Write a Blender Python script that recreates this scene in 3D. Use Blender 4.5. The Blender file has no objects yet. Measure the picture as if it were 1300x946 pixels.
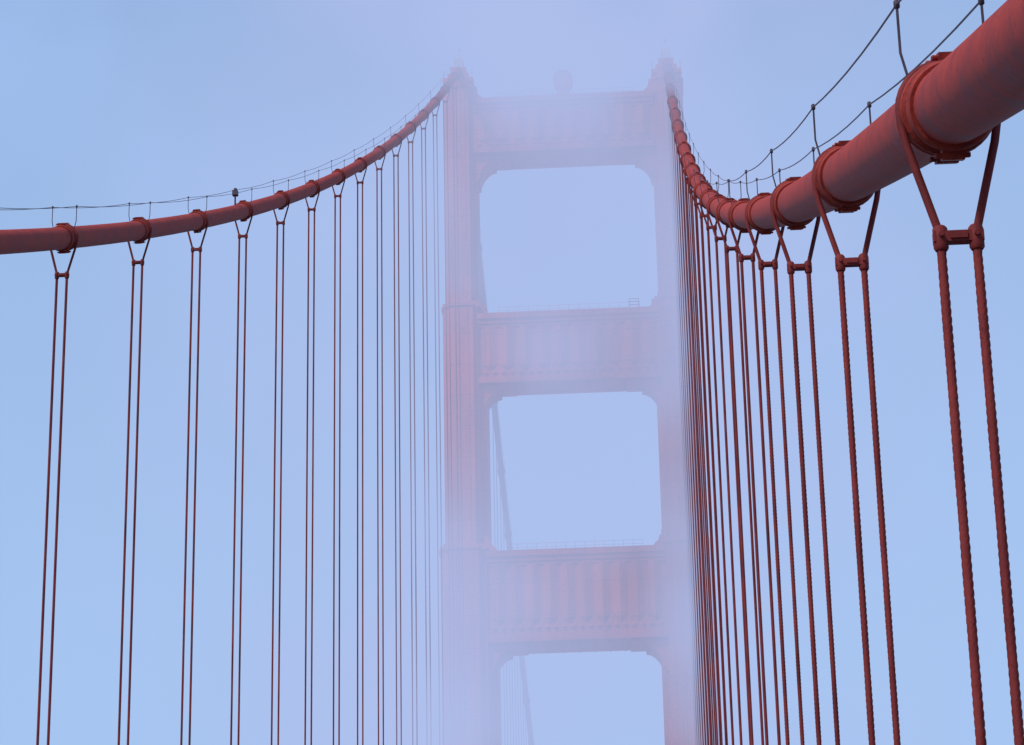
import bpy, math, random
from mathutils import Vector, Matrix
random.seed(4)
sc = bpy.context.scene
sc.view_settings.view_transform = 'Standard'
sc.view_settings.look = 'None'
sc.view_settings.exposure = 0

# ------------------------------------------------------------------ layout (metres, eye at origin)
XR = 3.595            # east cable plane
XL = XR - 27.4        # west cable plane
CX = (XR + XL) / 2
ST = 324.0            # tower distance
HT = 158.0            # saddle height above eye
DECK = -1.70
WATER = -74.0
PANEL = 15.24

def hcable0(s):
    if s <= ST:
        u = s - 29.0
        return 13.35 + 0.3723 * u + 0.0004 * u * u
    u = s - ST
    return HT - 143.3 + 143.3 * (1 - u / 640.0) ** 2

# ------------------------------------------------------------------ mesh builder
class MB:
    def __init__(self):
        self.v = []; self.f = []; self.m = []
    def add(self, verts, faces, mat=0):
        o = len(self.v)
        self.v += [tuple(p) for p in verts]
        self.f += [tuple(i + o for i in f) for f in faces]
        self.m += [mat] * len(faces)
    def box(self, x0, x1, y0, y1, z0, z1, mat=0):
        self.add([(x0,y0,z0),(x1,y0,z0),(x1,y1,z0),(x0,y1,z0),(x0,y0,z1),(x1,y0,z1),(x1,y1,z1),(x0,y1,z1)],
                 [(0,3,2,1),(4,5,6,7),(0,1,5,4),(1,2,6,5),(2,3,7,6),(3,0,4,7)], mat)
    def obox(self, c, ax, ay, az, hx, hy, hz, mat=0):
        vs = []
        for k in (-1, 1):
            for (i, j) in ((-1,-1),(1,-1),(1,1),(-1,1)):
                vs.append(c + ax*hx*i + ay*hy*j + az*hz*k)
        self.add(vs, [(0,3,2,1),(4,5,6,7),(0,1,5,4),(1,2,6,5),(2,3,7,6),(3,0,4,7)], mat)
    def tube(self, pts, r, n=8, mat=0, caps=True):
        pts = [Vector(p) for p in pts]
        rings = []
        up = None
        for i, p in enumerate(pts):
            a = pts[max(i-1, 0)]; b = pts[min(i+1, len(pts)-1)]
            t = (b - a).normalized()
            if up is None:
                up = Vector((1,0,0)) if abs(t.x) < .9 else Vector((0,0,1))
            up = (up - t * up.dot(t)).normalized()
            w = t.cross(up)
            rr = r[i] if isinstance(r, (list, tuple)) else r
            rings.append([p + (up*math.cos(2*math.pi*k/n) + w*math.sin(2*math.pi*k/n))*rr for k in range(n)])
        vs = [q for ring in rings for q in ring]
        fs = []
        for i in range(len(pts)-1):
            for k in range(n):
                k2 = (k+1) % n
                fs.append((i*n+k, i*n+k2, (i+1)*n+k2, (i+1)*n+k))
        if caps:
            fs.append(tuple(range(n-1, -1, -1)))
            fs.append(tuple((len(pts)-1)*n + k for k in range(n)))
        self.add(vs, fs, mat)
    def lathe(self, c, axis, prof, n=24, mat=0):
        t = axis.normalized()
        up = Vector((1,0,0)); w = t.cross(up)
        vs = []
        for (d, r) in prof:
            for k in range(n):
                a = 2*math.pi*k/n
                vs.append(c + t*d + (up*math.cos(a) + w*math.sin(a))*r)
        fs = []
        for i in range(len(prof)-1):
            for k in range(n):
                k2 = (k+1) % n
                fs.append((i*n+k, i*n+k2, (i+1)*n+k2, (i+1)*n+k))
        self.add(vs, fs, mat)
    def prism(self, poly, z0, z1, mat=0):
        n = len(poly)
        vs = [(x, y, z0) for x, y in poly] + [(x, y, z1) for x, y in poly]
        fs = [(i, (i+1) % n, n+(i+1) % n, n+i) for i in range(n)]
        fs.append(tuple(range(n-1, -1, -1))); fs.append(tuple(range(n, 2*n)))
        self.add(vs, fs, mat)
    def yprism(self, poly, y0, y1, mat=0):
        n = len(poly)
        vs = [(x, y0, z) for x, z in poly] + [(x, y1, z) for x, z in poly]
        fs = [(i, (i+1) % n, n+(i+1) % n, n+i) for i in range(n)]
        fs.append(tuple(range(n-1, -1, -1))); fs.append(tuple(range(n, 2*n)))
        self.add(vs, fs, mat)
    def twist(self, x, y, z0, z1, R, pitch=0.62, n=18, dz=0.05, mat=0):
        m = int((z1-z0)/dz)
        vs = []
        for i in range(m+1):
            z = z0 + (z1-z0)*i/m
            ph = 2*math.pi*z/pitch
            for k in range(n):
                a = 2*math.pi*k/n
                r = R*(0.90 + 0.13*math.cos(6*(a-ph)))
                vs.append((x + r*math.cos(a), y + r*math.sin(a), z))
        fs = []
        for i in range(m):
            for k in range(n):
                k2 = (k+1) % n
                fs.append((i*n+k, i*n+k2, (i+1)*n+k2, (i+1)*n+k))
        self.add(vs, fs, mat)
    def obj(self, name, mats, parent=None, smooth=None):
        me = bpy.data.meshes.new(name)
        me.from_pydata(self.v, [], self.f)
        for m in mats: me.materials.append(m)
        me.polygons.foreach_set('material_index', self.m)
        if smooth is not None:
            me.polygons.foreach_set('use_smooth', [True]*len(me.polygons))
            me.set_sharp_from_angle(angle=math.radians(smooth))
        me.update()
        ob = bpy.data.objects.new(name, me)
        sc.collection.objects.link(ob)
        if parent: ob.parent = parent
        return ob

def empty(name):
    e = bpy.data.objects.new(name, None)
    sc.collection.objects.link(e)
    return e

# ------------------------------------------------------------------ materials
def new_mat(name):
    m = bpy.data.materials.new(name); m.use_nodes = True
    nt = m.node_tree; nt.nodes.clear()
    return m, nt, nt.nodes, nt.links

def steel(name, base, dark, light, rough=0.5, nscale=0.6, stretch=0.25, bump=0.02, bscale=18, seams=False, wrap=False, spec=.2, grime=.55):
    m, nt, N, L = new_mat(name)
    out = N.new('ShaderNodeOutputMaterial'); b = N.new('ShaderNodeBsdfPrincipled')
    b.inputs['Specular IOR Level'].default_value = spec
    geo = N.new('ShaderNodeNewGeometry')
    mp = N.new('ShaderNodeMapping'); mp.inputs['Scale'].default_value = (1, 1, stretch)
    L.new(geo.outputs['Position'], mp.inputs['Vector'])
    n1 = N.new('ShaderNodeTexNoise'); n1.inputs['Scale'].default_value = nscale
    n1.inputs['Detail'].default_value = 5; n1.inputs['Roughness'].default_value = .65
    L.new(mp.outputs[0], n1.inputs['Vector'])
    r = N.new('ShaderNodeValToRGB'); e = r.color_ramp.elements
    e[0].position = .32; e[0].color = (*dark, 1)
    e[1].position = .70; e[1].color = (*light, 1)
    k = e.new(.5); k.color = (*base, 1)
    L.new(n1.outputs['Fac'], r.inputs['Fac'])
    n2 = N.new('ShaderNodeTexNoise'); n2.inputs['Scale'].default_value = bscale
    n2.inputs['Detail'].default_value = 4
    L.new(geo.outputs['Position'], n2.inputs['Vector'])
    mr = N.new('ShaderNodeMapRange'); mr.inputs['From Min'].default_value = .55; mr.inputs['From Max'].default_value = .75
    mr.inputs['To Min'].default_value = 0; mr.inputs['To Max'].default_value = grime
    L.new(n2.outputs['Fac'], mr.inputs['Value'])
    mx = N.new('ShaderNodeMix'); mx.data_type = 'RGBA'
    mx.inputs['B'].default_value = (dark[0]*.45, dark[1]*.6, dark[2]*.7, 1)
    L.new(r.outputs['Color'], mx.inputs['A']); L.new(mr.outputs[0], mx.inputs['Factor'])
    col = mx.outputs['Result']
    if seams:
        sp = N.new('ShaderNodeSeparateXYZ'); L.new(geo.outputs['Position'], sp.inputs[0])
        cb = N.new('ShaderNodeCombineXYZ')
        ad = N.new('ShaderNodeMath'); ad.operation = 'ADD'
        L.new(sp.outputs['X'], ad.inputs[0]); L.new(sp.outputs['Y'], ad.inputs[1])
        L.new(ad.outputs[0], cb.inputs['X']); L.new(sp.outputs['Z'], cb.inputs['Y'])
        br = N.new('ShaderNodeTexBrick'); br.inputs['Scale'].default_value = 1
        br.inputs['Brick Width'].default_value = 2.7; br.inputs['Row Height'].default_value = 4.1
        br.inputs['Mortar Size'].default_value = .05; br.offset = 0
        br.inputs['Color1'].default_value = (1,1,1,1); br.inputs['Color2'].default_value = (.86,.86,.86,1)
        br.inputs['Mortar'].default_value = (.7,.7,.7,1)
        L.new(cb.outputs[0], br.inputs['Vector'])
        mu = N.new('ShaderNodeMix'); mu.data_type = 'RGBA'; mu.blend_type = 'MULTIPLY'; mu.inputs['Factor'].default_value = 1
        L.new(col, mu.inputs['A']); L.new(br.outputs['Color'], mu.inputs['B'])
        col = mu.outputs['Result']
    L.new(col, b.inputs['Base Color'])
    rr = N.new('ShaderNodeMapRange'); rr.inputs['To Min'].default_value = rough-.12; rr.inputs['To Max'].default_value = rough+.2
    L.new(n1.outputs['Fac'], rr.inputs['Value']); L.new(rr.outputs[0], b.inputs['Roughness'])
    bp = N.new('ShaderNodeBump'); bp.inputs['Strength'].default_value = .5; bp.inputs['Distance'].default_value = bump
    L.new(n2.outputs['Fac'], bp.inputs['Height'])
    L.new(bp.outputs[0], b.inputs['Normal'])
    if wrap:
        wv = N.new('ShaderNodeTexWave'); wv.bands_direction = 'Y'; wv.inputs['Scale'].default_value = 6.0
        wv.inputs['Distortion'].default_value = .3
        L.new(geo.outputs['Position'], wv.inputs['Vector'])
        b2 = N.new('ShaderNodeBump'); b2.inputs['Strength'].default_value = .2; b2.inputs['Distance'].default_value = .006
        L.new(wv.outputs['Fac'], b2.inputs['Height']); L.new(bp.outputs[0], b2.inputs['Normal'])
        L.new(b2.outputs[0], b.inputs['Normal'])
    L.new(b.outputs[0], out.inputs['Surface'])
    return m

M_cable = steel('cable_paint', (.37,.040,.026), (.24,.028,.022), (.44,.060,.040), .62, 1.6, 1, .010, 12, wrap=True, spec=.12, grime=.5)
M_band = steel('band_paint', (.33,.040,.028), (.19,.026,.022), (.41,.062,.044), .58, 2.2, 1, .012, 20, spec=.15)
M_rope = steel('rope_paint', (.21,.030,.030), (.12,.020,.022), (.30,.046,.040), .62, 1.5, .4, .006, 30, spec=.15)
M_tower = steel('tower_paint', (.74,.120,.070), (.56,.082,.050), (.82,.16,.10), .65, .35, .18, .02, 3, seams=True)
M_wire = steel('wire_steel', (.08,.055,.08), (.05,.035,.05), (.12,.08,.11), .5, 2, 1, .002, 30)
M_pale = steel('saddle_housing_paint', (.6,.55,.55), (.45,.4,.4), (.7,.67,.67), .6, .6, .4, .01, 8)
M_asph = steel('asphalt', (.05,.05,.05), (.04,.04,.04), (.065,.065,.065), .85, .8, 1, .01, 30)
M_conc = steel('sidewalk_concrete', (.3,.29,.27), (.24,.23,.22), (.36,.35,.33), .85, .6, 1, .01, 20)
M_mark = steel('lane_paint', (.75,.75,.72), (.6,.6,.58), (.8,.8,.78), .7, 2, 1, .002, 20)

def water_mat():
    m, nt, N, L = new_mat('bay_water')
    out = N.new('ShaderNodeOutputMaterial'); b = N.new('ShaderNodeBsdfPrincipled')
    b.inputs['Base Color'].default_value = (.02,.05,.06,1); b.inputs['Roughness'].default_value = .18
    n = N.new('ShaderNodeTexNoise'); n.inputs['Scale'].default_value = .15; n.inputs['Detail'].default_value = 6
    g = N.new('ShaderNodeNewGeometry'); L.new(g.outputs['Position'], n.inputs['Vector'])
    bp = N.new('ShaderNodeBump'); bp.inputs['Distance'].default_value = 1.0; bp.inputs['Strength'].default_value = .5
    L.new(n.outputs['Fac'], bp.inputs['Height']); L.new(bp.outputs[0], b.inputs['Normal'])
    L.new(b.outputs[0], out.inputs['Surface'])
    return m
M_water = water_mat()

# ------------------------------------------------------------------ main cables
def build_cable(X, s0, near, name, dh=0.0):
    def hcable(s):
        return hcable0(s) + dh*max(0.0, 1 - s/ST)
    mb = MB()
    pts = []
    s = -38.0
    while s < ST + 600:
        pts.append((X, s, hcable(s)))
        s += 2.0 if s < 100 else 5.0
        if abs(s-ST) < 2.5: s = ST
    mb.tube(pts, .46, 40 if near else 20)
    cab = mb.obj(name, [M_cable], None, 40)

    stations = []
    s = s0
    while s - PANEL > -20: s -= PANEL
    while s < ST - 8:
        stations.append(s); s += PANEL
    s = ST + PANEL
    while s < ST + 420:
        stations.append(s); s += PANEL

    bands = MB(); hang = MB(); rail = MB()
    for s in stations:
        h = hcable(s)
        t = (Vector((0, s+.5, hcable(s+.5))) - Vector((0, s-.5, hcable(s-.5)))).normalized()
        c = Vector((X, s, h))
        ax = Vector((1,0,0)); nz = ax.cross(t)
        close = s < 130
        n = 36 if (near and s < 100) else (20 if s < 200 else 12)
        prof = [(-.62,.455),(-.62,.505),(-.55,.535),(-.49,.535),(-.45,.50),(-.15,.50),(-.12,.555),(-.07,.57),
                (-.03,.53),(.03,.53),(.07,.57),(.12,.555),(.15,.50),(.45,.50),(.49,.535),(.55,.535),(.62,.505),(.62,.455)]
        bands.lathe(c, t, prof, n)
        for sg in (1, -1):
            for off in (-.32, .32):
                bands.obox(c + nz*sg*.55 + t*off, ax, t, nz, .13, .13, .075)
            if close:
                for off in (-.38, -.26, .26, .38):
                    for dx in (-1, 1):
                        p = c + nz*sg*.57 + t*off
                        bands.tube([p + ax*dx*.12, p + ax*dx*.20], .03, 8)
        hz = h - 1.62
        R = .565
        path = [(X-.2, s, hz), (X-.35, s, h-1.05), (X-.51, s, h-.45), (X-.56, s, h-.18)]
        m = 14 if close else 8
        for k in range(m+1):
            a = math.pi - math.pi*k/m
            path.append((X + R*math.cos(a), s, h + R*math.sin(a)*1.06))
        path += [(X+.56, s, h-.18), (X+.51, s, h-.45), (X+.35, s, h-1.05), (X+.2, s, hz)]
        hang.tube(path, .05, 10 if close else 6)
        hang.box(X-.29, X+.29, s-.07, s+.07, hz-.075, hz+.055)
        if close:
            hang.box(X-.10, X+.10, s-.09, s+.09, hz-.045, hz+.025)
        for dx in (-.205, .205):
            hang.tube([(X+dx, s, hz-.17), (X+dx, s, hz-.14), (X+dx, s, hz+.10), (X+dx, s, hz+.13)], [.07,.088,.088,.065], 12 if close else 6)
            if close:
                hang.tube([(X+dx, s-.12, hz), (X+dx, s+.12, hz)], .03, 8)
            z1 = hz-.1; z0 = DECK-.8
            if near and 20 < s < 80:
                hang.twist(X+dx, s, z0, z1, .058)
            else:
                hang.tube([(X+dx, s, z0), (X+dx, s, z1)], .056, 8 if close else 6)
        for dx in (-1, 1):
            rail.tube([(X+dx*.42, s, h+.36), (X+dx*.50, s, h+.75), (X+dx*.5, s, h+1.45)], .017, 6)
            rail.tube([(X+dx*.5, s, h+1.33), (X+dx*.5, s, h+1.35), (X+dx*.5, s, h+1.43), (X+dx*.5, s, h+1.45)], [.02,.038,.038,.02], 8)
    for dx in (-.5, .5):
        P = []
        ss = [s for s in stations if s < ST]
        for a, b2 in zip(ss[:-1], ss[1:]):
            for k in range(6):
                f = k/6
                q = a + (b2-a)*f
                za = hcable(a)+1.39; zb = hcable(b2)+1.39
                P.append((X+dx, q, za + (zb-za)*f - .10*4*f*(1-f)))
        P.append((X+dx, ss[-1], hcable(ss[-1])+1.39)); P.append((X+dx, ST, HT+1.2))
        rail.tube(P, .014, 6)
        P = [(X+dx, ST, HT+1.2)] + [(X+dx, s, hcable(s)+1.39) for s in stations if s > ST]
        rail.tube(P, .014, 5)
    bands.obj('cable_bands', [M_band], cab, 35)
    hang.obj('suspender_ropes', [M_rope], cab, 40)
    rail.obj('hand_ropes', [M_wire], cab, 40)
    return cab, stations, hcable

cabR, stR, hR = build_cable(XR, 29.06, True, 'main_cable')
cabL, stL, hL = build_cable(XL, 101.2, False, 'main_cable', .25)
fx = MB()
sfx = 101.2 + 3*PANEL - 3.0
hfx = hL(sfx)
fx.tube([(XL, sfx, hfx+.4), (XL, sfx, hfx+1.1)], .05, 8)
fx.box(XL-.16, XL+.16, sfx-.16, sfx+.16, hfx+1.1, hfx+1.4)
fx.tube([(XL, sfx, hfx+1.4), (XL, sfx, hfx+1.55)], .09, 8)
fx.obj('cable_light', [M_wire], cabL, 40)

# ------------------------------------------------------------------ tower
tower = empty('bridge_tower')
def leg_poly(cx, side, w, d, Y=ST):
    (a1, a2, a3) = w; (d1, d2, d3) = d
    o = (a1, a2, a2+.25)
    inn = [(a1, d1), (a1, d2), (a2, d2), (a2, d3), (a3, d3)]
    out_ = [(o[0], d1), (o[0], d2), (o[1], d2), (o[1], d3), (o[2], d3)]
    pts = []
    pts += [(x, -y) for x, y in inn]
    pts += [(x, y) for x, y in reversed(inn)]
    pts += [(-x, y) for x, y in out_]
    pts += [(-x, -y) for x, y in reversed(out_)]
    if side > 0: return [(cx+x, Y+y) for x, y in pts]
    return [(cx-x, Y+y) for x, y in pts][::-1]

tiers = [(123.6, 154.6, (1.35,1.75,2.25), (3.5,3.0,2.2)),
         (91.4, 123.6, (1.55,2.15,3.0), (4.2,3.6,2.6)),
         (54.0, 91.4, (1.9,2.75,3.7), (5.0,4.3,3.1)),
         (DECK-8, 54.0, (2.3,3.4,4.5), (5.8,5.0,3.7)),
         (WATER-2, DECK-8, (2.8,4.0,5.2), (7.0,6.0,4.6))]
for (cx, side, nm) in ((XL, 1, 'leg_west'), (XR, -1, 'leg_east')):
    mb = MB()
    for (z0, z1, w, d) in tiers:
        mb.prism(leg_poly(cx, side, w, d), z0, z1-.9)
        w2 = tuple(a+.16 for a in w); d2 = tuple(a+.16 for a in d)
        mb.prism(leg_poly(cx, side, w2, d2), z1-.9, z1-.45)
        w3 = tuple(a-.2 for a in w); d3 = tuple(a-.2 for a in d)
        mb.prism(leg_poly(cx, side, w3, d3), z1-.45, z1+.002)
        for k in (-.55, .55):
            for sg in (-1, 1):
                y = ST + sg*d[0]
                mb.box(cx+k*w[0]-.12, cx+k*w[0]+.12, min(y, y+sg*.06), max(y, y+sg*.06), z0+.6, z1-1.3)
    mb.box(cx-2.0, cx+2.0, ST-3.2, ST+3.2, 154.65, 155.2)
    mb.box(cx-1.4, cx+1.4, ST-2.8, ST+2.8, 155.2, 156.0)
    mb.box(cx-1.0, cx+1.0, ST-2.2, ST+2.2, 156.0, 157.2)
    for sx in (-1.85, 1.85):
        for sy in (-3.05, 0, 3.05):
            mb.tube([(cx+sx, ST+sy, 155.2), (cx+sx, ST+sy, 156.4)], .04, 6)
    mb.obj(nm, [M_tower], tower)
    sd = MB()
    sd.box(cx-.62, cx+.62, ST-2.2, ST+1.6, 157.2, 158.5)
    sd.box(cx-.45, cx+.45, ST-1.7, ST+1.2, 158.5, 158.8)
    sd.tube([(cx, ST-.4, 158.8), (cx, ST-.4, 160.4)], .05, 6)
    sd.tube([(cx, ST-.4, 160.4), (cx, ST-.4, 160.5), (cx, ST-.4, 160.8), (cx, ST-.4, 160.9)], [.1,.18,.18,.08], 10)
    sd.obj(nm + '_saddle_housing', [M_pale], tower)

def strut(name, z0, z1, hd, wi, nrib, face=None):
    mb = MB()
    xa = XL + wi - .5; xb = XR - wi + .5
    yf = ST - (face or hd); yb = yf + 2*hd
    YC = (yf+yb)/2
    mb.box(xa, xb, yf, yb, z0, z1-.15)
    va = XL + wi; vb = XR - wi
    for sg, y in ((-1, yf), (1, yb)):
        def pb(x0, x1, p0, p1, za, zb):
            ya, yc = y + sg*p0, y + sg*p1
            mb.box(x0, x1, min(ya, yc), max(ya, yc), za, zb)
        pb(va-.02, vb+.02, -.3, .55, z1-.75, z1)
        pb(va-.02, vb+.02, -.3, .32, z1-1.35, z1-.752)
        pb(va-.02, vb+.02, -.3, .16, z1-1.8, z1-1.352)
        pb(va-.02, vb+.02, -.3, .42, z0-.05, z0+.45)
        pb(va-.02, vb+.02, -.3, .2, z0+.45, z0+.85)
        W = (vb-va-.6)/nrib
        zt = z1-1.8; zb = z0+(z1-z0)*.26; ztip = z0+(z1-z0)*.17
        for i in range(nrib):
            x = va+.3+W*i; xm = x+W/2; e = W*.06
            P = [(x+e, y-sg*.02, zt), (xm, y+sg*.4, zt), (x+W-e, y-sg*.02, zt),
                 (x+e, y-sg*.02, zb), (xm, y+sg*.4, zb-.25), (x+W-e, y-sg*.02, zb), (xm, y-sg*.02, ztip)]
            F = [(0,1,4,3), (1,2,5,4), (3,4,6), (4,5,6)]
            if sg > 0: F = [tuple(reversed(f)) for f in F]
            mb.add(P, F)
        nd = nrib*2
        Wd = (vb-va-.6)/nd
        zc = z0+(z1-z0)*.145; hh = min(.55, Wd*.4)
        for i in range(nd):
            xm = va+.3+Wd*(i+.5)
            P = [(xm-Wd*.45, y-sg*.01, zc), (xm, y-sg*.01, zc-hh), (xm+Wd*.45, y-sg*.01, zc), (xm, y-sg*.01, zc+hh), (xm, y+sg*.35, zc)]
            F = [(0,1,4), (1,2,4), (2,3,4), (3,0,4)]
            if sg > 0: F = [tuple(reversed(f)) for f in F]
            mb.add(P, F)
    # haunches under the strut (one ledge, then a faceted curve) and low ones above
    low = [(0,.052),(4.6,.052),(4.6,.42),(2.7,.42),(2.7,.85),(2.2,.95),(1.6,1.35),(1.1,1.95),(.75,2.7),(.6,3.5),(.3,3.6),(.3,4.1),(0,4.1)]
    upp = [(0,0),(2.2,0),(2.2,.4),(1.3,.4),(1.1,.8),(.7,1.1),(.55,1.7),(.3,1.8),(.3,2.4),(0,2.4)]
    dd = hd - .35
    mb.yprism([(va-.4 if q == 0 else va+q, z0-d) for q, d in low], YC-dd, YC+dd)
    mb.yprism([(vb+.4 if q == 0 else vb-q, z0-d) for q, d in low][::-1], YC-dd, YC+dd)
    dd = hd - .5
    mb.yprism([(va-.4 if q == 0 else va+q, z1-.15+d) for q, d in upp][::-1], YC-dd, YC+dd)
    mb.yprism([(vb+.4 if q == 0 else vb-q, z1-.15+d) for q, d in upp], YC-dd, YC+dd)
    n = 14
    for sy in (-hd+.3, hd-.3):
        for i in range(n+1):
            x = va+2.6 + (vb-va-5.2)*i/n
            mb.tube([(x, YC+sy, z1-.1), (x, YC+sy, z1+1.0)], .022, 5)
        for zz in (.5, 1.0):
            mb.tube([(va+2.6, YC+sy, z1+zz), (vb-2.6, YC+sy, z1+zz)], .018, 5)
    for i in range(7):
        x = va + 5.2 + (vb-va-10.4)*i/6
        mb.box(x-.12, x+.12, yf+.4, yb-.4, z0-.3, z0-.055)
    mb.obj(name, [M_tower], tower)

strut('strut_top', 144.3, 152.0, 2.6, 1.9, 10, 2.9)
strut('strut_upper', 112.4, 121.7, 2.3, 2.1, 10, 3.3)
strut('strut_middle', 78.8, 90.2, 2.9, 2.8, 10, 4.0)
strut('strut_portal', 41.0, 53.5, 3.6, 3.5, 10, 4.6)
bc = MB()
c = Vector((CX+.1, ST-2.0, 154.4))
bc.lathe(c, Vector((0,1,0)), [(-.9,.01),(-.9,1.0),(-.8,1.25),(.8,1.25),(.9,1.0),(.9,.01)], 28)
bc.lathe(c, Vector((0,1,0)), [(-1.05,1.15),(-1.05,1.35),(-.7,1.35),(-.7,1.20)], 28)
bc.box(c.x-.8, c.x+.8, ST-2.9, ST-1.1, 151.9, 153.25)
bc.obj('beacon_drum', [M_tower], tower, 35)
wc = MB()
for x in (XR-6.0, XR-4.8):
    for y in (ST-2.6, ST-1.6):
        wc.tube([(x, y, 121.6), (x, y, 123.3)], .05, 6)
for z in (122.5, 123.3):
    wc.tube([(XR-6.0, ST-2.6, z), (XR-4.8, ST-2.6, z)], .05, 6)
    wc.tube([(XR-6.0, ST-1.6, z), (XR-4.8, ST-1.6, z)], .05, 6)
wc.obj('work_cradle', [M_wire], tower)

# ------------------------------------------------------------------ deck
deck = empty('bridge_deck')
Y0, Y1 = -60.0, 900.0
d = MB(); d.box(CX-9.4, CX+9.4, Y0, Y1, DECK-.6, DECK-.14); d.obj('roadway', [M_asph], deck)
d = MB()
for i in range(-5, 75):
    for x in (-6.3, -3.15, 3.15, 6.3):
        y = i*12.0
        d.box(CX+x-.07, CX+x+.07, y, y+3.6, DECK-.139, DECK-.135)
d.obj('lane_markings', [M_mark], deck)
d = MB()
d.box(CX+9.4, XR-.75, Y0, Y1, DECK-.6, DECK); d.box(XL+.75, CX-9.4, Y0, Y1, DECK-.6, DECK)
d.obj('sidewalks', [M_conc], deck)
d = MB()
for X in (XR, XL):
    for z in (DECK-.9, DECK-8.4):
        d.box(X-.4, X+.4, Y0, Y1, z-.4, z+.4)
    n = int((Y1-Y0)/7.62)
    for i in range(n):
        y = Y0 + i*7.62
        d.tube([(X, y, DECK-1.3), (X, y, DECK-8.0)], .22, 4)
        za, zb = (DECK-1.3, DECK-8.0) if i % 2 else (DECK-8.0, DECK-1.3)
        d.tube([(X, y, za), (X, y+7.62, zb)], .25, 4)
for i in range(int((Y1-Y0)/7.62)):
    y = Y0+i*7.62
    d.box(XL+.4, XR-.4, y-.2, y+.2, DECK-1.9, DECK-.602)
d.obj('stiffening_truss', [M_tower], deck)
d = MB()
for X in (XR-.85, XL+.85):
    d.box(X-.06, X+.06, Y0, 300, DECK+1.15, DECK+1.27)
    d.box(X-.04, X+.04, Y0, 300, DECK+.1, DECK+.18)
    for i in range(int(360/3.81)):
        y = Y0+i*3.81
        d.box(X-.07, X+.07, y-.07, y+.07, DECK, DECK+1.15)
    for i in range(int(360/.4)):
        y = Y0+i*.4
        d.box(X-.015, X+.015, y-.015, y+.015, DECK+.18, DECK+1.15)
d.obj('railings', [M_tower], deck)

w = MB(); w.box(-9000, 9000, -9000, 9000, WATER-1, WATER)
w.obj('water', [M_water])

# ------------------------------------------------------------------ fog
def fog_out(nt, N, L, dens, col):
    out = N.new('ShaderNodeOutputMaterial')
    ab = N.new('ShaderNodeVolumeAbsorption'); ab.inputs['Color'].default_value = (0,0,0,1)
    em = N.new('ShaderNodeEmission'); em.inputs['Color'].default_value = col  # fog glows in its own colour, standing in for daylight scattered inside it
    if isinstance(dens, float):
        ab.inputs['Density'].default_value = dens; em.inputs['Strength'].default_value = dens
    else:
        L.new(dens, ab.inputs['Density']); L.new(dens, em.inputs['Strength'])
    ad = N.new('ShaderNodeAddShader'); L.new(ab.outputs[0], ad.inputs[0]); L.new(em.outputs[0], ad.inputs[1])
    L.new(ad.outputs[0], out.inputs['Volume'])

def fog_uniform(name, dens, col):
    m, nt, N, L = new_mat(name)
    fog_out(nt, N, L, dens, col)
    return m

def fog_patchy():
    m, nt, N, L = new_mat('fog_patchy')
    geo = N.new('ShaderNodeNewGeometry'); P = geo.outputs['Position']
    def mr(src, a, b, c, d, interp='SMOOTHSTEP'):
        n = N.new('ShaderNodeMapRange'); n.interpolation_type = interp
        n.inputs['From Min'].default_value = a; n.inputs['From Max'].default_value = b
        n.inputs['To Min'].default_value = c; n.inputs['To Max'].default_value = d
        L.new(src, n.inputs['Value']); return n.outputs[0]
    def mth(op, a, b):
        n = N.new('ShaderNodeMath'); n.operation = op
        for i, q in enumerate((a, b)):
            if isinstance(q, (int, float)): n.inputs[i].default_value = q
            else: L.new(q, n.inputs[i])
        return n.outputs[0]
    no = N.new('ShaderNodeTexNoise'); no.inputs['Scale'].default_value = .05; no.inputs['Detail'].default_value = 1
    L.new(P, no.inputs['Vector'])
    nf = mr(no.outputs['Fac'], .36, .66, .15, 1.85)
    def blob(c, r, amp):
        s = N.new('ShaderNodeVectorMath'); s.operation = 'SUBTRACT'; L.new(P, s.inputs[0]); s.inputs[1].default_value = c
        q = N.new('ShaderNodeVectorMath'); q.operation = 'DIVIDE'; L.new(s.outputs[0], q.inputs[0]); q.inputs[1].default_value = r
        l = N.new('ShaderNodeVectorMath'); l.operation = 'LENGTH'; L.new(q.outputs[0], l.inputs[0])
        return mr(l.outputs['Value'], 0, 1, amp, 0)
    dens = blob((CX, 275, 104), (66, 88, 94), .0155)
    for c, r, a in (((CX-2, 285, 162), (52, 55, 34), .036),
                    ((XL-2, 268, 56), (19, 55, 44), .042),
                    ((XR+2.5, 278, 90), (10, 52, 80), .027)):
        dens = mth('ADD', dens, blob(c, r, a))
    dens = mth('MULTIPLY', dens, nf)
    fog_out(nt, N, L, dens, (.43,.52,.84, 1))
    m.cycles.volume_step_rate = 1.2
    return m
fogtop = empty('fog_bank')
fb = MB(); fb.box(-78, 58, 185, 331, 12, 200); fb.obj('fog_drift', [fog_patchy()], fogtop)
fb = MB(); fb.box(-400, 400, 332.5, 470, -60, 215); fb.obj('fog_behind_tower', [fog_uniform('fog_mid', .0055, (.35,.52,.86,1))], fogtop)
fb = MB(); fb.box(-700, 700, 471, 1100, -60, 260); fb.obj('fog_distance', [fog_uniform('fog_thin', .003, (.44,.64,.93,1))], fogtop)

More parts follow.
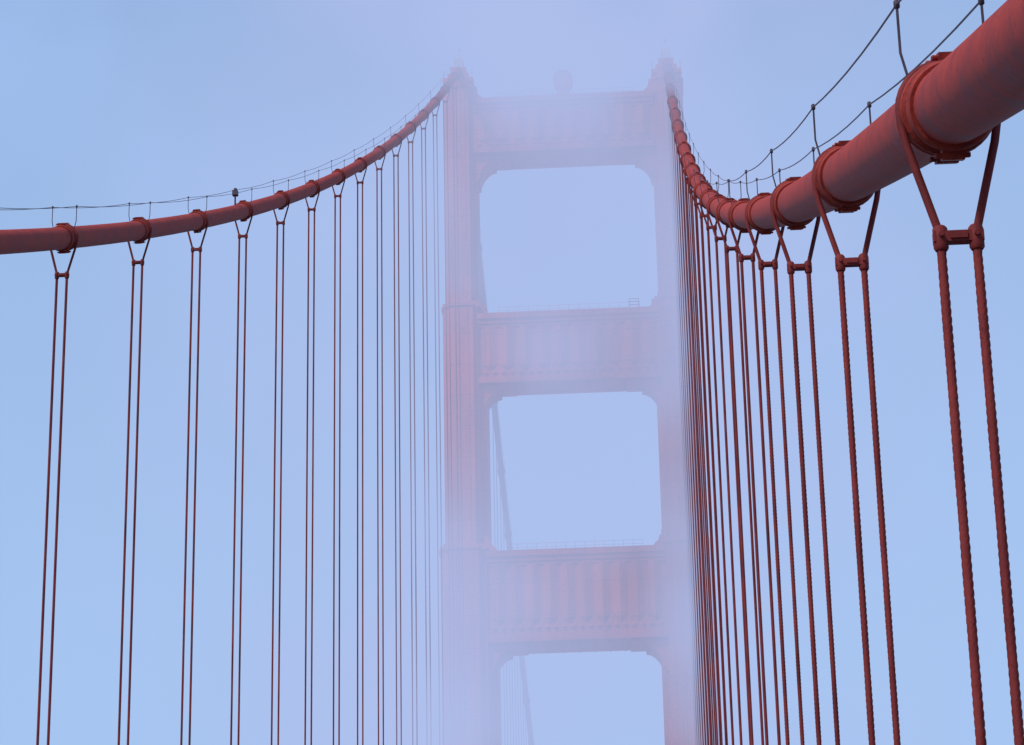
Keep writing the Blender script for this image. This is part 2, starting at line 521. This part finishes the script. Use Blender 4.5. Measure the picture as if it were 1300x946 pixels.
# ------------------------------------------------------------------ light
EL, AZ = math.radians(48), math.radians(226)
W = bpy.data.worlds.new("World"); sc.world = W; W.use_nodes = True
nt = W.node_tree; nt.nodes.clear(); N = nt.nodes; L = nt.links
sky = N.new('ShaderNodeTexSky'); sky.sky_type = 'NISHITA'; sky.sun_disc = False
sky.sun_elevation = EL; sky.sun_rotation = AZ; sky.air_density = 1.2; sky.dust_density = .6; sky.ozone_density = 2.5
tc = N.new('ShaderNodeTexCoord')
mp = N.new('ShaderNodeMapping'); mp.inputs['Scale'].default_value = (1, 1, 1.3); mp.inputs['Location'].default_value = (.3, .1, .25)
L.new(tc.outputs['Generated'], mp.inputs['Vector'])
cn = N.new('ShaderNodeTexNoise'); cn.inputs['Scale'].default_value = 7; cn.inputs['Detail'].default_value = 3; cn.inputs['Roughness'].default_value = .45
L.new(mp.outputs[0], cn.inputs['Vector'])
cr = N.new('ShaderNodeMapRange'); cr.interpolation_type = 'SMOOTHSTEP'
cr.inputs['From Min'].default_value = .32; cr.inputs['From Max'].default_value = .70
cr.inputs['To Min'].default_value = .35; cr.inputs['To Max'].default_value = .85
L.new(cn.outputs['Fac'], cr.inputs['Value'])
mx = N.new('ShaderNodeMix'); mx.data_type = 'RGBA'; mx.inputs['B'].default_value = (3.7, 5.5, 9.2, 1)
L.new(sky.outputs[0], mx.inputs['A']); L.new(cr.outputs[0], mx.inputs['Factor'])
bg = N.new('ShaderNodeBackground'); bg.inputs['Strength'].default_value = .096
wo = N.new('ShaderNodeOutputWorld')
L.new(mx.outputs['Result'], bg.inputs['Color']); L.new(bg.outputs[0], wo.inputs['Surface'])
sl = bpy.data.lights.new('sun', 'SUN'); sl.energy = 2.6; sl.angle = math.radians(10); sl.color = (1, .94, .89)
so = bpy.data.objects.new('sun', sl); sc.collection.objects.link(so)
sd = Vector((math.sin(AZ)*math.cos(EL), math.cos(AZ)*math.cos(EL), math.sin(EL)))
so.rotation_euler = (-sd).to_track_quat('-Z', 'Y').to_euler()

# ------------------------------------------------------------------ camera
th, ps, ph = math.radians(20.25), math.atan(.0542), .021
F = Vector((-math.sin(ps)*math.cos(th), math.cos(ps)*math.cos(th), math.sin(th)))
R = Vector((math.cos(ps), math.sin(ps), 0))
U = R.cross(F)
R2 = R*math.cos(ph) - U*math.sin(ph); U2 = R*math.sin(ph) + U*math.cos(ph)
cam = bpy.data.cameras.new('camera'); cam.lens = 94.98; cam.sensor_width = 36; cam.sensor_fit = 'HORIZONTAL'
cam.shift_y = -45/1300
cam.clip_start = .1; cam.clip_end = 20000
co = bpy.data.objects.new('camera', cam); sc.collection.objects.link(co)
co.matrix_world = Matrix(((R2.x, U2.x, -F.x, 0), (R2.y, U2.y, -F.y, 0), (R2.z, U2.z, -F.z, 0), (0,0,0,1)))
sc.camera = co
